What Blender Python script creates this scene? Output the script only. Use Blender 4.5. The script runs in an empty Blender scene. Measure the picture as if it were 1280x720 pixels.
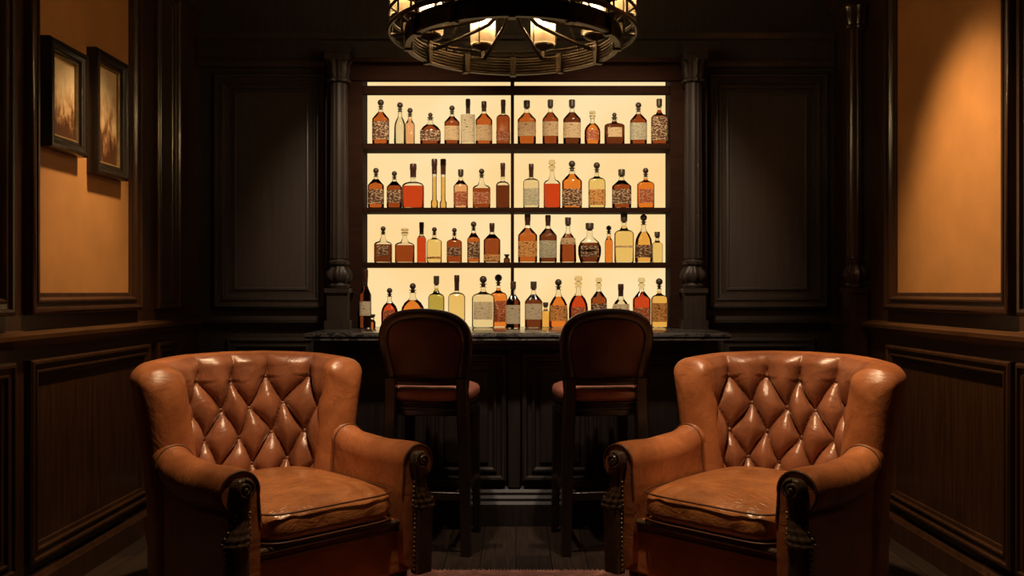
import bpy, bmesh, math, random
from mathutils import Vector, Matrix
random.seed(7)
PI = math.pi
S = bpy.context.scene
COL = S.collection
R = math.radians

# ------------------------------------------------------------------ camera
EYE, FPX, CX, CY = 1.29, 1100.0, 645.0, 365.0
cd = bpy.data.cameras.new('camera'); cam = bpy.data.objects.new('camera', cd); COL.objects.link(cam)
cam.location = (0, 0, EYE); cam.rotation_euler = (PI/2, 0, 0)
cd.sensor_width = 36; cd.lens = 36*FPX/1280
cd.shift_x = -(CX-640)/1280; cd.shift_y = (CY-360)/1280
cd.clip_start = .05
S.camera = cam
def PX(px, D): return (px-CX)*D/FPX
def PZ(py, D): return EYE + (CY-py)*D/FPX

# ------------------------------------------------------------------ materials
def new_mat(name):
    m = bpy.data.materials.new(name); m.use_nodes = True
    nt = m.node_tree; nt.nodes.clear()
    out = nt.nodes.new('ShaderNodeOutputMaterial')
    return m, nt, out
def bsdf(nt, out, col, rough, metal=0, spec=.5, coat=0, sheen=0):
    b = nt.nodes.new('ShaderNodeBsdfPrincipled')
    if col is not None: b.inputs['Base Color'].default_value = (*col, 1)
    b.inputs['Roughness'].default_value = rough; b.inputs['Metallic'].default_value = metal
    b.inputs['Specular IOR Level'].default_value = spec
    b.inputs['Coat Weight'].default_value = coat; b.inputs['Coat Roughness'].default_value = .15
    b.inputs['Sheen Weight'].default_value = sheen
    nt.links.new(b.outputs[0], out.inputs[0]); return b
def coords(nt, scale=(1,1,1), kind='Object'):
    t = nt.nodes.new('ShaderNodeTexCoord'); mp = nt.nodes.new('ShaderNodeMapping')
    mp.inputs['Scale'].default_value = scale
    nt.links.new(t.outputs[kind], mp.inputs[0]); return mp.outputs[0]
def noise(nt, vec, scale, detail=4, rough=.5, dist=0):
    n = nt.nodes.new('ShaderNodeTexNoise'); n.inputs['Scale'].default_value = scale
    n.inputs['Detail'].default_value = detail; n.inputs['Roughness'].default_value = rough
    n.inputs['Distortion'].default_value = dist
    nt.links.new(vec, n.inputs['Vector']); return n.outputs['Fac']
def ramp(nt, fac, stops):
    r = nt.nodes.new('ShaderNodeValToRGB'); e = r.color_ramp.elements
    while len(e) < len(stops): e.new(.5)
    for el, (p, c) in zip(e, stops): el.position = p; el.color = (*c, 1)
    nt.links.new(fac, r.inputs[0]); return r.outputs[0]
def bump(nt, b, h, strength=.3, dist=.01):
    n = nt.nodes.new('ShaderNodeBump'); n.inputs['Strength'].default_value = strength
    n.inputs['Distance'].default_value = dist
    nt.links.new(h, n.inputs['Height']); nt.links.new(n.outputs[0], b.inputs['Normal'])

def wood(name, dark, light, rough=.38, scale=(14,14,.8), coat=.15, spec=.5):
    m, nt, out = new_mat(name); b = bsdf(nt, out, None, rough, spec=spec, coat=coat)
    v = coords(nt, scale)
    f = noise(nt, v, 3.0, 8, .62, .6)
    nt.links.new(ramp(nt, f, [(.28, dark), (.72, light)]), b.inputs['Base Color'])
    f2 = noise(nt, v, 9.0, 3, .5)
    bump(nt, b, f2, .12, .004)
    return m
def leather(name, dark, light, rough=.4, wr=0.35, sc=1.0):
    m, nt, out = new_mat(name); b = bsdf(nt, out, None, rough, spec=.5, coat=.12)
    b.inputs['Coat Roughness'].default_value = .25
    v = coords(nt, (sc,)*3)
    f = noise(nt, v, 5.0, 6, .6, .4)
    nt.links.new(ramp(nt, f, [(.3, dark), (.68, light)]), b.inputs['Base Color'])
    vo = nt.nodes.new('ShaderNodeTexVoronoi'); vo.inputs['Scale'].default_value = 170
    nt.links.new(v, vo.inputs['Vector'])
    w = noise(nt, coords(nt, (3*sc, 9*sc, 4*sc)), 2.6, 5, .55, 1.0)
    ma = nt.nodes.new('ShaderNodeMath'); ma.operation = 'MULTIPLY_ADD'; ma.inputs[1].default_value = .05
    nt.links.new(vo.outputs['Distance'], ma.inputs[0]); nt.links.new(w, ma.inputs[2])
    bump(nt, b, ma.outputs[0], wr, .02)
    r2 = nt.nodes.new('ShaderNodeMapRange'); r2.inputs[3].default_value = rough-.07; r2.inputs[4].default_value = rough+.12
    nt.links.new(f, r2.inputs[0]); nt.links.new(r2.outputs[0], b.inputs['Roughness'])
    return m
def plain(name, col, rough=.5, metal=0, var=.25, nscale=20, coat=0):
    m, nt, out = new_mat(name); b = bsdf(nt, out, None, rough, metal, coat=coat)
    f = noise(nt, coords(nt), nscale, 4)
    nt.links.new(ramp(nt, f, [(.3, tuple(c*(1-var) for c in col)), (.7, tuple(min(1, c*(1+var)) for c in col))]), b.inputs['Base Color'])
    bump(nt, b, f, .08, .003)
    return m
def emit(name, col, strength, var=None):
    m, nt, out = new_mat(name); e = nt.nodes.new('ShaderNodeEmission')
    e.inputs[0].default_value = (*col, 1); e.inputs[1].default_value = strength
    nt.links.new(e.outputs[0], out.inputs[0]); return m
def glass_shell(name, tint=(1,1,1), amount=.09):
    m, nt, out = new_mat(name)
    t = nt.nodes.new('ShaderNodeBsdfTransparent'); t.inputs[0].default_value = (*tint, 1)
    g = nt.nodes.new('ShaderNodeBsdfGlossy'); g.inputs['Roughness'].default_value = .06
    lw = nt.nodes.new('ShaderNodeFresnel'); lw.inputs[0].default_value = 1.45
    mx = nt.nodes.new('ShaderNodeMixShader')
    nt.links.new(lw.outputs[0], mx.inputs[0]); nt.links.new(t.outputs[0], mx.inputs[1]); nt.links.new(g.outputs[0], mx.inputs[2])
    nt.links.new(mx.outputs[0], out.inputs[0]); return m
def liquid(name, col, ior=1.33):
    m, nt, out = new_mat(name)
    b = bsdf(nt, out, col, .04, spec=.5)
    b.inputs['Transmission Weight'].default_value = 1.0; b.inputs['IOR'].default_value = ior
    return m

M = {}
M['panel'] = wood('dark walnut panelling', (.024,.0095,.0040), (.064,.026,.0098), .29, (14,14,.8), .3, .6)
M['back_panel'] = wood('dark espresso panelling', (.028,.0205,.0175), (.050,.038,.032), .42)
M['barwood'] = wood('near black bar wood', (.020,.0140,.0115), (.042,.030,.025), .48, coat=0, spec=.35)
M['field'] = wood('sheen lightened panel field', (.050,.038,.034), (.074,.058,.052), .46)  # lighter copy of the back panelling, light sheen painted into its colour
M['rail'] = wood('highlight lightened rail', (.055,.022,.008), (.13,.056,.020), .30, (14,.8,14), .3)  # lighter than the wall panelling: caught highlights are put into the wood colour
M['shelfwood'] = wood('matt dark shelf wood', (.016,.0065,.004), (.030,.012,.007), .85, (1,14,14), 0, .06)
M['stoolwood'] = wood('black brown stool wood', (.014,.008,.006), (.032,.019,.014), .30, (20,20,3))
M['carved'] = wood('carved dark oak', (.040,.024,.015), (.11,.068,.046), .27, (30,30,30))
M['ceil'] = wood('dark ceiling boards', (.010,.006,.004), (.022,.013,.008), .5, (1,10,10))
M['orange'] = plain('ochre wall covering', (.40,.175,.046), .62, 0, .10, 5)
M['leather'] = leather('tan brown leather', (.225,.072,.025), (.41,.142,.050), .34, .30)
M['cushleather'] = leather('worn tan seat leather', (.235,.082,.027), (.44,.168,.058), .27, .6)
for _n in M['cushleather'].node_tree.nodes:
    if _n.type == 'BSDF_PRINCIPLED': _n.inputs['Coat Weight'].default_value = .4; _n.inputs['Coat Roughness'].default_value = .22
M['tuftleather'] = leather('chestnut tufted leather', (.16,.055,.026), (.28,.102,.048), .30, .30)
M['darkleather'] = plain('dark brown seam leather', (.085,.030,.012), .45)
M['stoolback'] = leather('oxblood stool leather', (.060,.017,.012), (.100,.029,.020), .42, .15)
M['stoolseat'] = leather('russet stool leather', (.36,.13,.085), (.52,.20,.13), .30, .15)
M['nail'] = plain('antique brass nails', (.30,.22,.13), .35, 1)
M['iron'] = plain('black bronze iron', (.055,.038,.024), .38, .85)
M['button'] = plain('leather button', (.12,.042,.02), .4)
M['gilt'] = plain('dull gilt', (.34,.22,.09), .4, .7)
M['frame'] = wood('black picture frame', (.010,.006,.004), (.026,.016,.010), .3)
M['bulb'] = emit('lamp filament glow', (1.0,.74,.42), 62)
M['sleeve'] = plain('candle sleeve', (.42,.28,.14), .5)
M['lampglass'] = glass_shell('lightly frosted lamp glass', (1,.97,.9))
_nt = M['lampglass'].node_tree; _o = [n for n in _nt.nodes if n.type == 'OUTPUT_MATERIAL'][0]
_tr = _nt.nodes.new('ShaderNodeBsdfTranslucent'); _tr.inputs[0].default_value = (1,.86,.66,1)
_mx = _nt.nodes.new('ShaderNodeMixShader'); _mx.inputs[0].default_value = .30
_nt.links.new(_o.inputs[0].links[0].from_socket, _mx.inputs[1]); _nt.links.new(_tr.outputs[0], _mx.inputs[2]); _nt.links.new(_mx.outputs[0], _o.inputs[0])
M['bottleglass'] = glass_shell('clear bottle glass', (.965,.96,.93))
M['cork'] = plain('dark stopper', (.055,.035,.022), .4)
M['glassknob'] = liquid('glass stopper', (.80,.72,.52), 1.45)
M['capsule'] = plain('dark wax capsule', (.06,.022,.015), .35)
# backlit panel
m, nt, out = new_mat('backlit cream panel'); e = nt.nodes.new('ShaderNodeEmission')
f = noise(nt, coords(nt), 1.6, 2)
nt.links.new(ramp(nt, f, [(.3, (1.0,.66,.28)), (.6, (1.0,.76,.40))]), e.inputs[0]); e.inputs[1].default_value = 1.0
nt.links.new(e.outputs[0], out.inputs[0]); M['backlight'] = m
LQ = {'amber': (.55,.155,.04), 'brown': (.34,.085,.030), 'dark': (.17,.048,.022), 'red': (.66,.085,.028),
      'orange': (.86,.30,.06), 'gold': (.92,.60,.20), 'straw': (.95,.82,.45), 'clear': (.93,.90,.80), 'green': (.55,.52,.16), 'pink': (.90,.55,.38)}
for k, c in LQ.items(): M['liq_'+k] = liquid('spirit '+k, c)
def label_mat(name, base, ink, amount=.56, sc=(70,70,130)):
    m, nt, out = new_mat(name)
    b = bsdf(nt, out, None, .6)
    f = noise(nt, coords(nt, sc), 1.0, 2, .5)
    c = ramp(nt, f, [(amount-.03, base), (amount+.03, ink)])
    nt.links.new(c, b.inputs['Base Color'])
    tr = nt.nodes.new('ShaderNodeBsdfTranslucent'); nt.links.new(c, tr.inputs[0])
    mx = nt.nodes.new('ShaderNodeMixShader'); mx.inputs[0].default_value = .55
    nt.links.new(b.outputs[0], mx.inputs[1]); nt.links.new(tr.outputs[0], mx.inputs[2])
    nt.links.new(mx.outputs[0], out.inputs[0]); return m
M['lab_cream'] = label_mat('cream paper label', (.90,.74,.46), (.36,.18,.08), .63)
M['lab_white'] = label_mat('white paper label', (.94,.86,.66), (.34,.22,.13), .64)
M['lab_dark'] = label_mat('dark printed label', (.20,.09,.045), (.92,.72,.45), .54)
M['lab_rust'] = label_mat('rust printed label', (.60,.17,.06), (.90,.66,.38), .57)
M['lab_grey'] = label_mat('grey green label', (.60,.60,.44), (.85,.78,.60), .52)
M['lab_gold'] = label_mat('gold printed label', (.90,.55,.18), (.25,.10,.04), .58)

# floor planks
m, nt, out = new_mat('dark oak floor boards'); b = bsdf(nt, out, None, .42, spec=.5)
t = nt.nodes.new('ShaderNodeTexCoord'); mp = nt.nodes.new('ShaderNodeMapping'); mp.inputs['Rotation'].default_value = (0,0,PI/2)
mp.inputs['Location'].default_value = (.3,0,0)
nt.links.new(t.outputs['Object'], mp.inputs[0])
br = nt.nodes.new('ShaderNodeTexBrick'); br.inputs['Scale'].default_value = 1
br.inputs['Brick Width'].default_value = 1.6; br.inputs['Row Height'].default_value = .17; br.inputs['Mortar Size'].default_value = .0022
br.inputs['Color1'].default_value = (.026,.016,.011,1); br.inputs['Color2'].default_value = (.044,.027,.018,1); br.inputs['Mortar'].default_value = (.004,.003,.002,1)
nt.links.new(mp.outputs[0], br.inputs['Vector'])
g = noise(nt, coords(nt, (34,1.8,1)), 2.2, 8, .62, .5)
mx = nt.nodes.new('ShaderNodeMix'); mx.data_type = 'RGBA'; mx.blend_type = 'MULTIPLY'; mx.inputs[0].default_value = .85
nt.links.new(br.outputs[0], mx.inputs[6]); nt.links.new(ramp(nt, g, [(.3, (.45,.42,.40)), (.7, (1.5,1.45,1.4))]), mx.inputs[7])
nt.links.new(mx.outputs[2], b.inputs['Base Color']); bump(nt, b, br.outputs['Fac'], -.25, .003); M['floor'] = m
# counter stone
m, nt, out = new_mat('black marble'); b = bsdf(nt, out, None, .14, spec=.6)
f = noise(nt, coords(nt, (2,4,4)), 3.5, 10, .65, 2.2)
nt.links.new(ramp(nt, f, [(.44, (.022,.020,.019)), (.53, (.13,.115,.10)), (.62, (.026,.024,.022))]), b.inputs['Base Color']); M['marble'] = m
# rug
m, nt, out = new_mat('faded red rug'); b = bsdf(nt, out, None, .9, spec=.1, sheen=.3)
v = coords(nt); f = noise(nt, v, 38, 5, .7); vo = nt.nodes.new('ShaderNodeTexVoronoi'); vo.inputs['Scale'].default_value = 11; nt.links.new(v, vo.inputs['Vector'])
mx = nt.nodes.new('ShaderNodeMix'); mx.data_type = 'RGBA'; mx.blend_type = 'MULTIPLY'; mx.inputs[0].default_value = .6
nt.links.new(ramp(nt, f, [(.35, (.42,.16,.115)), (.65, (.68,.33,.24))]), mx.inputs[6])
nt.links.new(ramp(nt, vo.outputs['Distance'], [(.2, (1,.95,.9)), (.5, (.5,.4,.4))]), mx.inputs[7])
nt.links.new(mx.outputs[2], b.inputs['Base Color']); bump(nt, b, f, .5, .004); M['rug'] = m
# sepia pictures
def picture_mat(name, seed):
    m, nt, out = new_mat(name); b = bsdf(nt, out, None, .35, spec=.4)
    t = nt.nodes.new('ShaderNodeTexCoord'); sp = nt.nodes.new('ShaderNodeSeparateXYZ'); nt.links.new(t.outputs['Generated'], sp.inputs[0])
    mp = nt.nodes.new('ShaderNodeMapping'); mp.inputs['Location'].default_value = (seed, seed*.3, 0); mp.inputs['Scale'].default_value = (1,3.2,2.6)
    nt.links.new(t.outputs['Generated'], mp.inputs[0])
    f = noise(nt, mp.outputs[0], 1.6, 6, .62)
    ad = nt.nodes.new('ShaderNodeMath'); ad.operation = 'MULTIPLY_ADD'; ad.inputs[1].default_value = .85
    nt.links.new(f, ad.inputs[0])
    ma = nt.nodes.new('ShaderNodeMath'); ma.operation = 'MULTIPLY'; ma.inputs[1].default_value = .62; nt.links.new(sp.outputs['Z'], ma.inputs[0])
    nt.links.new(ma.outputs[0], ad.inputs[2])
    c = ramp(nt, ad.outputs[0], [(.52, (.07,.026,.010)), (.62, (.22,.10,.038)), (.70, (.52,.31,.14)), (.92, (.80,.60,.34))])
    nt.links.new(c, b.inputs['Base Color']); return m
M['pic_a'] = picture_mat('sepia landscape print', 1.3); M['pic_b'] = picture_mat('sepia figures print', 4.1)

# ------------------------------------------------------------------ mesh helpers
class MB:
    def __init__(s): s.v = []; s.f = []
    def add(s, vs, fs):
        o = len(s.v); s.v += [tuple(p) for p in vs]; s.f += [tuple(i+o for i in f) for f in fs]; return s
    def box(s, x0, x1, y0, y1, z0, z1, mat=None):
        vs = [Vector(p) for p in [(x0,y0,z0),(x1,y0,z0),(x1,y1,z0),(x0,y1,z0),(x0,y0,z1),(x1,y0,z1),(x1,y1,z1),(x0,y1,z1)]]
        if mat: vs = [mat @ p for p in vs]
        return s.add(vs, [(0,3,2,1),(4,5,6,7),(0,1,5,4),(1,2,6,5),(2,3,7,6),(3,0,4,7)])
    def loops(s, rings, closed=True, cap0=True, cap1=True):
        n = len(rings[0]); vs = [p for r in rings for p in r]; fs = []
        for i in range(len(rings)-1):
            for j in range(n if closed else n-1):
                k = (j+1) % n
                fs.append((i*n+j, i*n+k, (i+1)*n+k, (i+1)*n+j))
        if cap0: fs.append(tuple(range(n))[::-1])
        if cap1: fs.append(tuple((len(rings)-1)*n+j for j in range(n)))
        return s.add(vs, fs)
    def lathe(s, prof, n=24, c=(0,0,0), sx=1, sy=1, ex=2):
        rings = []
        for r, z in prof:
            ring = []
            for j in range(n):
                a = 2*PI*j/n; ca, sa = math.cos(a), math.sin(a)
                k = (abs(ca)**ex + abs(sa)**ex)**(-1/ex)
                ring.append((c[0]+r*sx*k*ca, c[1]+r*sy*k*sa, c[2]+z))
            rings.append(ring)
        return s.loops(rings)
    def tube(s, path, rad, n=10, closed=False, up=None):
        P = [Vector(p) for p in path]; N = len(P); rings = []
        ref = Vector(up) if up else None; prev = None
        for i in range(N):
            a = P[(i-1) % N] if (closed or i > 0) else P[i]; b_ = P[(i+1) % N] if (closed or i < N-1) else P[i]
            t = (b_-a).normalized()
            if prev is None:
                u = ref if ref else (Vector((0,0,1)) if abs(t.z) < .9 else Vector((1,0,0)))
            else: u = prev
            u = (u - t*u.dot(t)).normalized(); w = t.cross(u); prev = u
            r = rad[i] if isinstance(rad, (list, tuple)) else rad
            rings.append([P[i] + (u*math.cos(2*PI*j/n) + w*math.sin(2*PI*j/n))*r for j in range(n)])
        if closed: rings.append(rings[0]); return s.loops(rings, True, False, False)
        return s.loops(rings)
    def ring(s, R_, z, r, c=(0,0), n=64, m=8, h=None):
        rings = []
        for i in range(n+1):
            a = 2*PI*i/n
            if h is None: sec = [(R_+r*math.cos(2*PI*j/m), z+r*math.sin(2*PI*j/m)) for j in range(m)]
            else: sec = [(R_-r, z-h), (R_+r, z-h), (R_+r, z+h), (R_-r, z+h)]
            rings.append([(c[0]+q*math.cos(a), c[1]+q*math.sin(a), zz) for q, zz in sec])
        return s.loops(rings, True, False, False)
    def ball(s, c, r, n=16, m=10, sz=1):
        return s.lathe([(max(1e-4, r*math.sin(PI*i/m)), -r*sz*math.cos(PI*i/m)) for i in range(m+1)], n, c)
    def frame(s, T, u0, u1, v0, v1, prof, fill=False):
        rings = []
        for ins, h in prof:
            rings.append([T(u0+ins, v0+ins, h), T(u1-ins, v0+ins, h), T(u1-ins, v1-ins, h), T(u0+ins, v1-ins, h)])
        return s.loops(rings, True, False, fill)
    def build(s, name, mat, parent=None, smooth=40, bevel=0, sub=0):
        me = bpy.data.meshes.new(name); me.from_pydata(s.v, [], s.f); me.update()
        bm = bmesh.new(); bm.from_mesh(me); bmesh.ops.remove_doubles(bm, verts=bm.verts, dist=1e-5)
        bmesh.ops.recalc_face_normals(bm, faces=bm.faces); bm.to_mesh(me); bm.free()
        me.materials.append(mat)
        o = bpy.data.objects.new(name, me); COL.objects.link(o)
        if smooth:
            me.shade_smooth(); me.set_sharp_from_angle(angle=R(smooth))
        if bevel:
            b = o.modifiers.new('bevel', 'BEVEL'); b.width = bevel; b.segments = 3; b.limit_method = 'ANGLE'; b.angle_limit = R(40)
            b.harden_normals = False
        if sub:
            q = o.modifiers.new('sub', 'SUBSURF'); q.levels = sub; q.render_levels = sub
        if parent: o.parent = parent
        return o
def thing(name, label, cat, loc=(0,0,0), rotz=0, group=None):
    o = bpy.data.objects.new(name, None); COL.objects.link(o); o.location = loc; o.rotation_euler = (0,0,rotz)
    o.empty_display_size = .05
    o['label'] = label; o['category'] = cat
    if group: o['group'] = group
    return o
def struct(o): o['kind'] = 'structure'; return o
def dup(src, parent):
    c = src.copy(); COL.objects.link(c); c.parent = parent
    for ch in list(src.children): dup(ch, c)
    return c
def smooth01(t): t = max(0, min(1, t)); return t*t*(3-2*t)
def lerp(a, b, t): return a+(b-a)*t

# ------------------------------------------------------------------ room shell
XW, YB, ZC, Y0 = 2.0, 5.55, 3.2, -1.2
struct(MB().box(-XW-.1, XW+.1, Y0-.1, YB+.1, -.1, 0).build('floor', M['floor'], smooth=0))
struct(MB().box(-XW-.1, XW+.1, Y0-.1, YB+.1, ZC, ZC+.1).build('ceiling', M['ceil'], smooth=0))
wl = struct(MB().box(-XW-.1, -XW, Y0, YB, 0, ZC).build('wall_left', M['panel'], smooth=0))
wr = struct(MB().box(XW, XW+.1, Y0, YB, 0, ZC).build('wall_right', M['panel'], smooth=0))
wb = struct(MB().box(-XW-.1, XW+.1, YB, YB+.1, 0, ZC).build('wall_back', M['back_panel'], smooth=0))
struct(MB().box(-XW-.1, XW+.1, Y0-.1, Y0, 0, ZC).build('wall_front', M['panel'], smooth=0))
TL = lambda u, v, n: (-XW+n, u, v)
TR = lambda u, v, n: (XW-n, u, v)
TB = lambda u, v, n: (u, YB-n, v)
BIG = [(0,0),(.0,.030),(.006,.040),(.016,.044),(.026,.040),(.030,.028),(.048,.026),(.052,.034),(.060,.036),(.068,.028),(.074,.014),(.090,.010),(.094,.002)]
MED = [(0,0),(.0,.022),(.008,.030),(.018,.030),(.024,.020),(.042,.018),(.046,.024),(.054,.024),(.060,.012),(.076,.008),(.080,.002)]
def panelled_wall(wall, T, upper, lower):
    for k, (u0, u1) in enumerate(upper):
        MB().frame(T, u0-.094, u1+.094, 1.195, 3.02, BIG).build('panel_moulding', M['panel'], wall)
        MB().add([T(u0-.01,1.27,.004), T(u1+.01,1.27,.004), T(u1+.01,2.95,.004), T(u0-.01,2.95,.004)], [(0,1,2,3)]).build('orange_panel', M['orange'], wall)['label'] = 'ochre orange wall panel'
    for (u0, u1) in lower:
        MB().frame(T, u0-.08, u1+.08, .17, 1.01, MED, True).build('panel_moulding', M['panel'], wall)
    # chair rail
    y0, y1 = Y0+.01, YB-.01
    sec = [(1.062,0),(1.062,.016),(1.075,.022),(1.085,.036),(1.098,.050),(1.116,.052),(1.122,.044),(1.128,.020),(1.135,0)]
    MB().loops([[T(y0,z,n) for z,n in sec], [T(y1,z,n) for z,n in sec]]).build('chair_rail', M['rail'], wall)
    sec = [(3.05,0),(3.05,.02),(3.08,.03),(3.10,.06),(3.16,.10),(3.199,.11),(3.199,0)]
    MB().loops([[T(y0,z,n) for z,n in sec], [T(y1,z,n) for z,n in sec]]).build('cornice', M['panel'], wall)
LU = [(1.30,3.36),(3.667,4.53)]; RU = [(1.30,3.36),(3.60,4.60)]
panelled_wall(wl, TL, LU, [(1.30,3.40),(3.667,4.68)])
panelled_wall(wr, TR, RU, [(1.30,3.40),(3.60,4.62)])
BS = [(0.001,0),(.001,.034),(.10,.034),(.108,.026),(.120,.022),(.128,.012),(.135,0)]
for side, T in (('left', TL), ('right', TR)):
    struct(MB().loops([[T(Y0+.02,z,n) for z,n in BS], [T(YB-.04,z,n) for z,n in BS]]).build('baseboard_'+side, M['panel']))
# back wall panels
for x0, x1 in ((-1.80,-1.288),(1.305,1.86)):
    MB().frame(TB, x0-.10, x1+.10, 1.185, 2.665, BIG).build('panel_moulding', M['back_panel'], wb)
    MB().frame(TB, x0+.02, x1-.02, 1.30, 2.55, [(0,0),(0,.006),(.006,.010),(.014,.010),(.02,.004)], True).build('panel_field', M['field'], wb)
    MB().frame(TB, x0-.02, x1+.02, .20, 1.0, MED, True).build('panel_moulding', M['back_panel'], wb)
for x0, x1 in ((-XW+.06,-1.16),(1.16,XW-.06)):
    sec = [(1.062,0),(1.062,.016),(1.085,.036),(1.098,.050),(1.116,.052),(1.128,.020),(1.135,0)]
    MB().loops([[TB(x0,z,n) for z,n in sec], [TB(x1,z,n) for z,n in sec]]).build('chair_rail', M['back_panel'], wb)
    struct(MB().loops([[TB(x0,z,n) for z,n in BS], [TB(x1,z,n) for z,n in BS]]).build('baseboard_back', M['back_panel']))
# entablature along the back wall
sec = [(2.70,0),(2.70,.05),(2.715,.06),(2.74,.06),(2.75,.05),(2.86,.05),(2.87,.07),(2.885,.075),(2.90,.085),(2.91,0)]
struct(MB().loops([[TB(-XW+.01,z,n) for z,n in sec], [TB(XW-.01,z,n) for z,n in sec]]).build('trim_1', M['back_panel']))

MB().frame(TL, 4.86, 5.19, 1.195, 3.02, MED, True).build('panel_moulding', M['panel'], wl)
MB().frame(TL, 4.86, 5.19, .17, 1.01, MED, True).build('panel_moulding', M['panel'], wl)
# carved half-columns --------------------------------------------------
def column_mesh(x, y, z0, ztop, sc=1.0):
    m = MB()
    # plinth shaft, vase shaped carving, fluted round shaft, carved capital
    m.box(x-.062*sc, x+.062*sc, y-.062*sc, y+.062*sc, z0, 1.30)
    for a, b_, w in ((z0, z0+.05, .075), (1.285, 1.312, .074)): m.box(x-w*sc, x+w*sc, y-w*sc, y+w*sc, a, b_)
    vase = [(.03,1.31),(.060,1.315),(.064,1.33),(.050,1.345),(.066,1.36),(.074,1.385),(.070,1.41),(.056,1.43),(.050,1.445),(.062,1.455),(.064,1.47),(.050,1.48),(.046,1.50)]
    rings = []
    for r, z in vase:
        rings.append([(x+r*sc*(1+.10*math.cos(8*2*PI*j/48)*(1 if 1.35 < z < 1.44 else .3))*math.cos(2*PI*j/48), y+r*sc*(1+.10*math.cos(8*2*PI*j/48)*(1 if 1.35 < z < 1.44 else .3))*math.sin(2*PI*j/48), z) for j in range(48)])
    m.loops(rings)
    rings = []
    n = 72
    for i in range(9):
        t = i/8; r = lerp(.056, .050, t)*sc
        rings.append([(x+r*(1-.09*abs(math.sin(6*2*PI*j/n)))*math.cos(2*PI*j/n), y+r*(1-.09*abs(math.sin(6*2*PI*j/n)))*math.sin(2*PI*j/n), lerp(1.49, ztop-.22, t)) for j in range(n)])
    m.loops(rings)
    cap = [(.050,0),(.064,.008),(.066,.020),(.052,.030),(.056,.045),(.064,.08),(.060,.10),(.072,.125),(.074,.135)]
    rings = []
    for r, dz in cap:
        rings.append([(x+r*sc*(1+.09*math.cos(9*2*PI*j/54))*math.cos(2*PI*j/54), y+r*sc*(1+.09*math.cos(9*2*PI*j/54))*math.sin(2*PI*j/54), ztop-.22+dz) for j in range(54)])
    m.loops(rings)
    m.box(x-.074*sc, x+.074*sc, y-.074*sc, y+.074*sc, ztop-.09, ztop-.05)
    m.box(x-.082*sc, x+.082*sc, y-.082*sc, y+.082*sc, ztop-.05, ztop)
    return m
for k, x in enumerate((1.935,)):
    o = column_mesh(x, 5.02, .001, 3.0, .85).build('trim_%d' % (k+2), M['panel'], smooth=35); struct(o)

# ------------------------------------------------------------------ back bar shelving
BF, BR = 5.36, 5.53          # shelf front, rear (light panel)
sh = thing('back_bar', 'dark wooden back bar with backlit cream shelves between carved columns', 'shelving', (0, 5.42, 1.07))
def P(mb, name, mat, parent=sh, **k):
    mb.v = [(x, y-5.42, z-1.07) for x, y, z in mb.v]
    return mb.build(name, mat, parent, **k)
XL, XR, XM = PX(459.5, BR), PX(831.5, BR), PX(640.5, BF)
Zb = 1.0705
o = P(MB().box(XL-.06, XR+.06, BR, BR+.012, Zb, 2.665), 'backlit_panel', M['backlight'], smooth=0); o['label'] = 'glowing cream backlit panel'
SHELVES = [(PZ(186.5,BF), PZ(179.3,BF)), (PZ(265,BF), PZ(259.5,BF)), (PZ(334.2,BF), PZ(328,BF))]
for a, b_ in SHELVES: P(MB().box(XL, XR, BF, BR-.001, a, b_), 'shelf', M['shelfwood'], bevel=.002)
P(MB().box(XL, XR, BF-.004, BF+.03, PZ(118,BF), PZ(107.2,BF)), 'header_rail', M['shelfwood'], bevel=.003)
for x in (XL-.045, XR+.045): P(MB().box(x-.045, x+.045, BF-.02, BR-.001, Zb, 2.62), 'side_post', M['shelfwood'], bevel=.004)
P(MB().box(XM-.010, XM+.010, BF-.003, BF+.022, Zb, PZ(118,BF)), 'mullion', M['shelfwood'], bevel=.002)
P(MB().box(XM-.012, XM+.012, BF-.006, BF+.02, PZ(107,BF), PZ(102,BF)+.02), 'mullion', M['shelfwood'])
tb = MB().box(XL-.09, XR+.09, BF-.03, BF+.012, PZ(102.3,BF), 2.70)
tb.box(XL-.12, XR+.12, BF-.07, BR, 2.672, 2.70)
P(tb, 'cornice', M['shelfwood'], bevel=.006)
for px in (424, 866.5):
    P(column_mesh(PX(px, 5.27), 5.27, Zb, 2.755), 'column', M['barwood'], smooth=35)
    P(MB().box(PX(px,5.27)-.10, PX(px,5.27)+.10, 5.345, BR, Zb, 2.69), 'side_panel', M['barwood'], bevel=.004)

# ------------------------------------------------------------------ bar
DF, DCF = 4.90, 4.755
bx0, bx1 = -1.04, 1.05
bar = thing('bar_cabinet', 'near black panelled bar front behind the two bar stools', 'bar', (0, 5.2, 0))
def Q(mb, name, mat, **k):
    mb.v = [(x, y-5.2, z) for x, y, z in mb.v]; return mb.build(name, mat, bar, **k)
Q(MB().box(bx0, bx1, DF, YB-.06, .0, 1.024), 'carcass', M['barwood'], smooth=0)
TF = lambda u, v, n: (u, DF-n, v)
for u0, u1 in ((-1.0,-.56),(-.50,-.055),(-.01+.045,.455),(.515,1.0)):
    Q(MB().frame(TF, u0, u1, .24, .955, [(0,0),(0,.026),(.012,.034),(.022,.030),(.03,.014),(.05,.012),(.056,.022),(.066,.022),(.076,.006),(.095,.004),(.105,.014),(.16,.018)], True), 'front_panel', M['barwood'])
Q(MB().box(-.045, .025, DF-.02, DF, .20, .99), 'centre_stile', M['barwood'], bevel=.006)
pl = [(0.001,0),(.001,.06),(.12,.06),(.135,.045),(.15,.045),(.165,.03),(.18,.03),(.20,.012),(.21,0)]
Q(MB().loops([[TF(bx0-.0,z,n) for z,n in pl], [TF(bx1,z,n) for z,n in pl]]), 'plinth', M['barwood'])
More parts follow.
